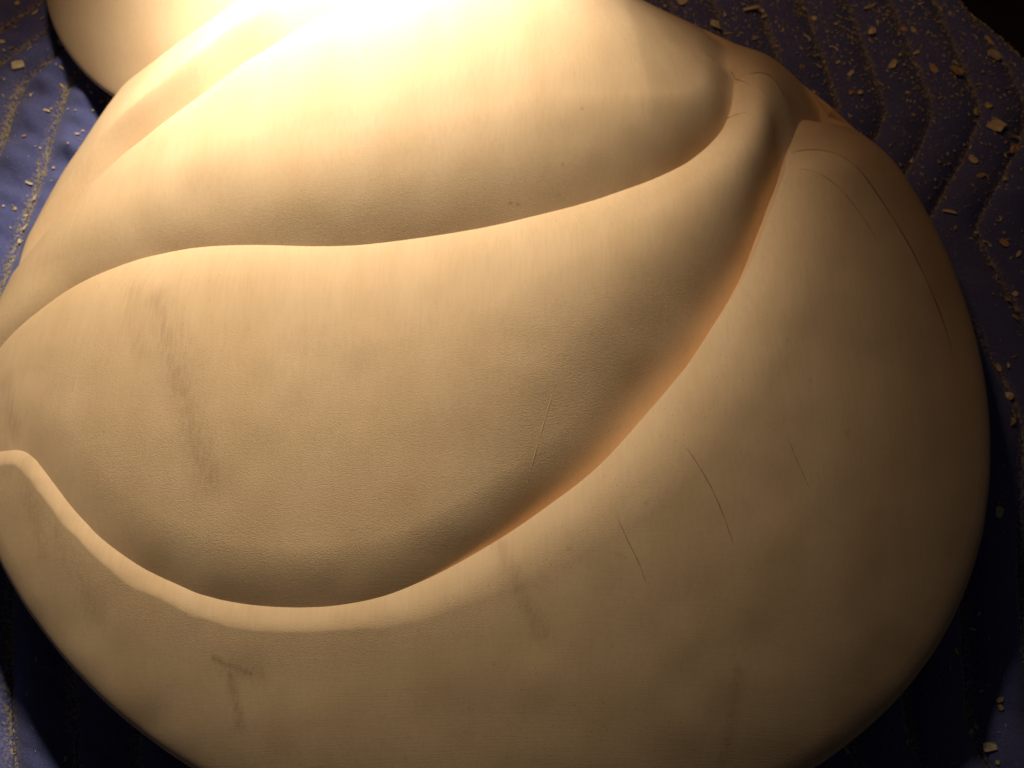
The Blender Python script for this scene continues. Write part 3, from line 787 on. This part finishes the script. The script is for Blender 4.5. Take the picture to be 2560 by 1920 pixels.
SHAPE_TXT = {'r': 'blocky', 'o': 'rounded', 't': 'ragged', 's': 'needle-thin', 'l': 'leaf-shaped', 'c': 'curled'}
TONE_TXT = ['pale', 'orange-tinted', 'dull yellow']
SPECIAL = {
    ('upper right', 2): 'bright blocky wood chip just above the tip of the middle petal',
    ('upper right', 3): 'upright blocky shaving beside the curled one at the top of the quilt',
    ('upper right', 4): 'large curled wood shaving at the top of the quilt behind the carving',
    ('upper right', 27): 'big round pale chip nearest the black far corner of the blanket',
    ('upper right', 29): 'big rounded orange chip in the dense scatter behind the carving',
    ('upper right', 56): 'square pale chip with a long splinter at its lower right',
    ('upper right', 57): 'long splinter touching the lower right of the square chip',
    ('upper right', 58): 'rounded orange chip just below the long splinter at the right edge',
    ('upper right', 66): 'long upright leaf-shaped chip alone near the shaded right side of the shell',
    ('right middle', 0): 'upper of two round pale chips at the right edge of the picture',
    ('right middle', 3): 'egg-shaped pale chip, lower of two round chips at the right edge',
    ('lower right', 10): 'largest blocky chip at the lower right corner',
    ('lower right', 12): 'slanted leaf-shaped chip alone on the black quilt at lower right',
    ('lower right', 13): 'blocky dull chip close under the lower right rim of the shell',
    ('upper left', 0): 'large bright blocky chip on a dusty seam at upper left',
    ('upper left', 7): 'large rounded chip in the shadow against the rear lobe',
    ('upper left', 20): 'blocky orange chip in the corner between rear lobe and side fold',
    ('left', 8): 'upright blocky pale chip left of the long dusty seam',
    ('left', 6): 'ragged bright chip against the edge of the side fold',
    ('left', 7): 'small round pale pellet right of the long dusty seam',
    ('lower left', 0): 'notched orange chip against the lower left edge of the shell',
    ('lower left', 2): 'single rounded yellow chip near the bottom left corner',
}
# short names of the landmark chips that other chips are described against
ANCHOR = {('upper right', 2): 'chip above the petal tip', ('upper right', 4): 'curled shaving at the top',
          ('upper right', 13): 'big leaf-shaped chip', ('upper right', 27): 'big round pale chip',
          ('upper right', 29): 'big rounded orange chip', ('upper right', 56): 'square pale chip at right', ('upper right', 38): 'blocky chip by the shell',
          ('upper right', 66): 'upright leaf-shaped chip', ('upper right', 59): 'leaf chip under the square one', ('upper right', 70): 'hooked bright chip at right',
          ('right', 1): 'blocky orange chip', ('right middle', 0): 'upper round chip at the right edge', ('right middle', 3): 'egg-shaped chip at the right edge',
          ('lower right', 10): 'largest chip at lower right', ('lower right', 2): 'ragged chip by the rim', ('lower right', 12): 'lone slanted chip at lower right',
          ('upper left', 0): 'bright blocky chip', ('upper left', 7): 'shadowed round chip', ('upper left', 20): 'orange chip by the fold',
          ('upper left', 12): 'star-like chip', ('left', 8): 'upright pale chip', ('left', 7): 'small round pellet by the fold', ('left', 18): 'clump on the seam',
          ('lower left', 0): 'notched chip at lower left', ('lower left', 2): 'lone yellow chip at bottom left'}
SPECIAL[('upper right', 13)] = 'large leaf-shaped pale chip in the middle of the far scatter'
SPECIAL[('upper right', 38)] = 'small blocky chip on the quilt beside the tip of the shell'
SPECIAL[('upper right', 59)] = 'large pale leaf-shaped chip below and left of the square chip'
SPECIAL[('upper right', 70)] = 'hooked bright chip right of the upright leaf-shaped chip'
SPECIAL[('right', 1)] = 'blocky orange chip beside bright ones at the right edge'
SPECIAL[('lower right', 2)] = 'ragged dull chip beside the lower right rim of the shell'
SPECIAL[('upper left', 12)] = 'star-like ragged chip between the two dusty seams at left'
SPECIAL[('left', 18)] = 'bright ragged clump of shaving lying on the dusty seam'


def direction(dx, dy):
    if abs(dx) > 2 * abs(dy): return 'right of' if dx > 0 else 'left of'
    if abs(dy) > 2 * abs(dx): return 'above' if dy > 0 else 'below'
    return ('above and right of' if dx > 0 else 'above and left of') if dy > 0 else ('below and right of' if dx > 0 else 'below and left of')


used = {}
for zone, rows in CHIPS.items():
    for i, (x, y, L, Wd, ang, shp, tone) in enumerate(rows):
        vv, ff = chip_mesh(L, Wd, shp, rng)
        o = mesh_obj('wood_chip', vv, ff, CHIP[tone], None, smooth=False)
        z = float(cloth_h(np.array([x]), np.array([y]))[0])
        zs = [float(cloth_h(np.array([x + dx]), np.array([y + dy]))[0]) for dx, dy in ((.004, 0), (-.004, 0), (0, .004), (0, -.004))]
        gx, gy = (zs[0] - zs[1]) / .008, (zs[2] - zs[3]) / .008
        o.location = (x, y, z + 0.0006 + 0.06 * min(L, Wd) * 0.001)
        nz = Vector((-gx * 0.8 + rng.uniform(-.18, .18), -gy * 0.8 + rng.uniform(-.18, .18), 1)).normalized()
        o.rotation_euler = (nz.to_track_quat('Z', 'Y').to_matrix().to_4x4() @ Matrix.Rotation(R_(ang), 4, 'Z')).to_euler()
        lab = SPECIAL.get((zone, i))
        if lab is None:
            dist, dx, dy, an = min((math.hypot(x - CHIPS[k[0]][k[1]][0], y - CHIPS[k[0]][k[1]][1]), x - CHIPS[k[0]][k[1]][0], y - CHIPS[k[0]][k[1]][1], nme) for k, nme in ANCHOR.items())
            size = 'tiny' if max(L, Wd) < 3.6 else ('small' if max(L, Wd) < 7 else 'large')
            base = f"{size} {TONE_TXT[tone]} {SHAPE_TXT[shp]} chip {direction(dx, dy)} the {an}"
            lab = base
            if lab in used:
                lab = base.replace(' chip ', ' chip farther ', 1) if dist > used[base] else base.replace(' chip ', ' chip close ', 1)
                if lab in used:
                    lab = lab.replace(' chip ', ' chip much ', 1) if 'farther' in lab else lab.replace(' close ', ' very close ', 1)
            used.setdefault(lab, dist)
        tag(o, lab, 'wood chip', 'wood chips on the quilt ' + zone)

# ------------------------------------------------------------------ sawdust: slivers caught in the seams and sprinkled between
V, F = [], []


def sliver(x, y, z, L, w, ang, pitch):
    c, s = math.cos(ang), math.sin(ang); dz = math.sin(pitch) * L * .5
    i = len(V)
    V.extend([(x - c * L * .5, y - s * L * .5, z - dz), (x - s * w * .5, y + c * w * .5, z), (x + c * L * .5, y + s * L * .5, z + dz),
              (x + s * w * .5, y - c * w * .5, z), (x, y, z + w * .6)])
    F.extend([(i, i + 3, i + 4), (i + 3, i + 2, i + 4), (i + 2, i + 1, i + 4), (i + 1, i, i + 4), (i, i + 1, i + 2, i + 3)])


pts = []
for xs, ys, side in SEAM_LINES:
    n = int((2000 if side < 0 else 420) * len(xs) / 150)
    for _ in range(n):
        j = rng.random() * (len(xs) - 1); j0 = int(j); t = j - j0
        x = xs[j0] * (1 - t) + xs[min(j0 + 1, len(xs) - 1)] * t; y = ys[j0] * (1 - t) + ys[min(j0 + 1, len(xs) - 1)] * t
        dens = 0.35 + 0.65 * (math.sin(y * 61 + xs[0] * 90) * .5 + .5)
        if side < 0:
            dens *= 1.0 if y > 0.05 else 0.22
        else:
            dens *= 1.0 if y > 0.1 else 0.45
        if rng.random() > dens: continue
        x += rng.gauss(0, 0.0021 if side < 0 else 0.0017)
        pts.append((x, y, rng.uniform(.0012, .0046), rng.uniform(.0003, .0009)))
for _ in range(3400):
    side = rng.choice((-1, 1, 1))
    x = side * rng.uniform(0.18, 0.52); y = rng.uniform(-0.25, 0.52)
    if side > 0 and y < 0.15 and rng.random() < 0.6: continue
    if side < 0 and y < 0.05 and rng.random() < 0.8: continue
    pts.append((x, y, rng.choice((.0015, .002, .003, .005)) * rng.uniform(.6, 1.2), rng.uniform(.00025, .0007)))
for _ in range(2600):
    x = rng.uniform(0.13, 0.50); y = 0.50 - abs(rng.gauss(0, 0.16))
    pts.append((x, y, rng.choice((.0015, .002, .003, .0045)) * rng.uniform(.7, 1.2), rng.uniform(.0006, .0017)))
for _ in range(620):
    x = rng.uniform(0.14, 0.49); y = 0.49 - abs(rng.gauss(0, 0.15))
    pts.append((x, y, rng.uniform(.0025, .0062), rng.uniform(.001, .0026)))
P = np.array(pts)
PZ = cloth_h(P[:, 0], P[:, 1])
for (x, y, L, w), z in zip(pts, PZ):
    sliver(x, y, float(z) + 0.0005, L, w, rng.uniform(0, 2 * math.pi), rng.uniform(-.5, .5))
sw = mesh_obj('sawdust', V, F, DUST, None, smooth=False)
tag(sw, 'fine yellow sawdust and splinters caught in the quilt seams', 'sawdust', kind='stuff')
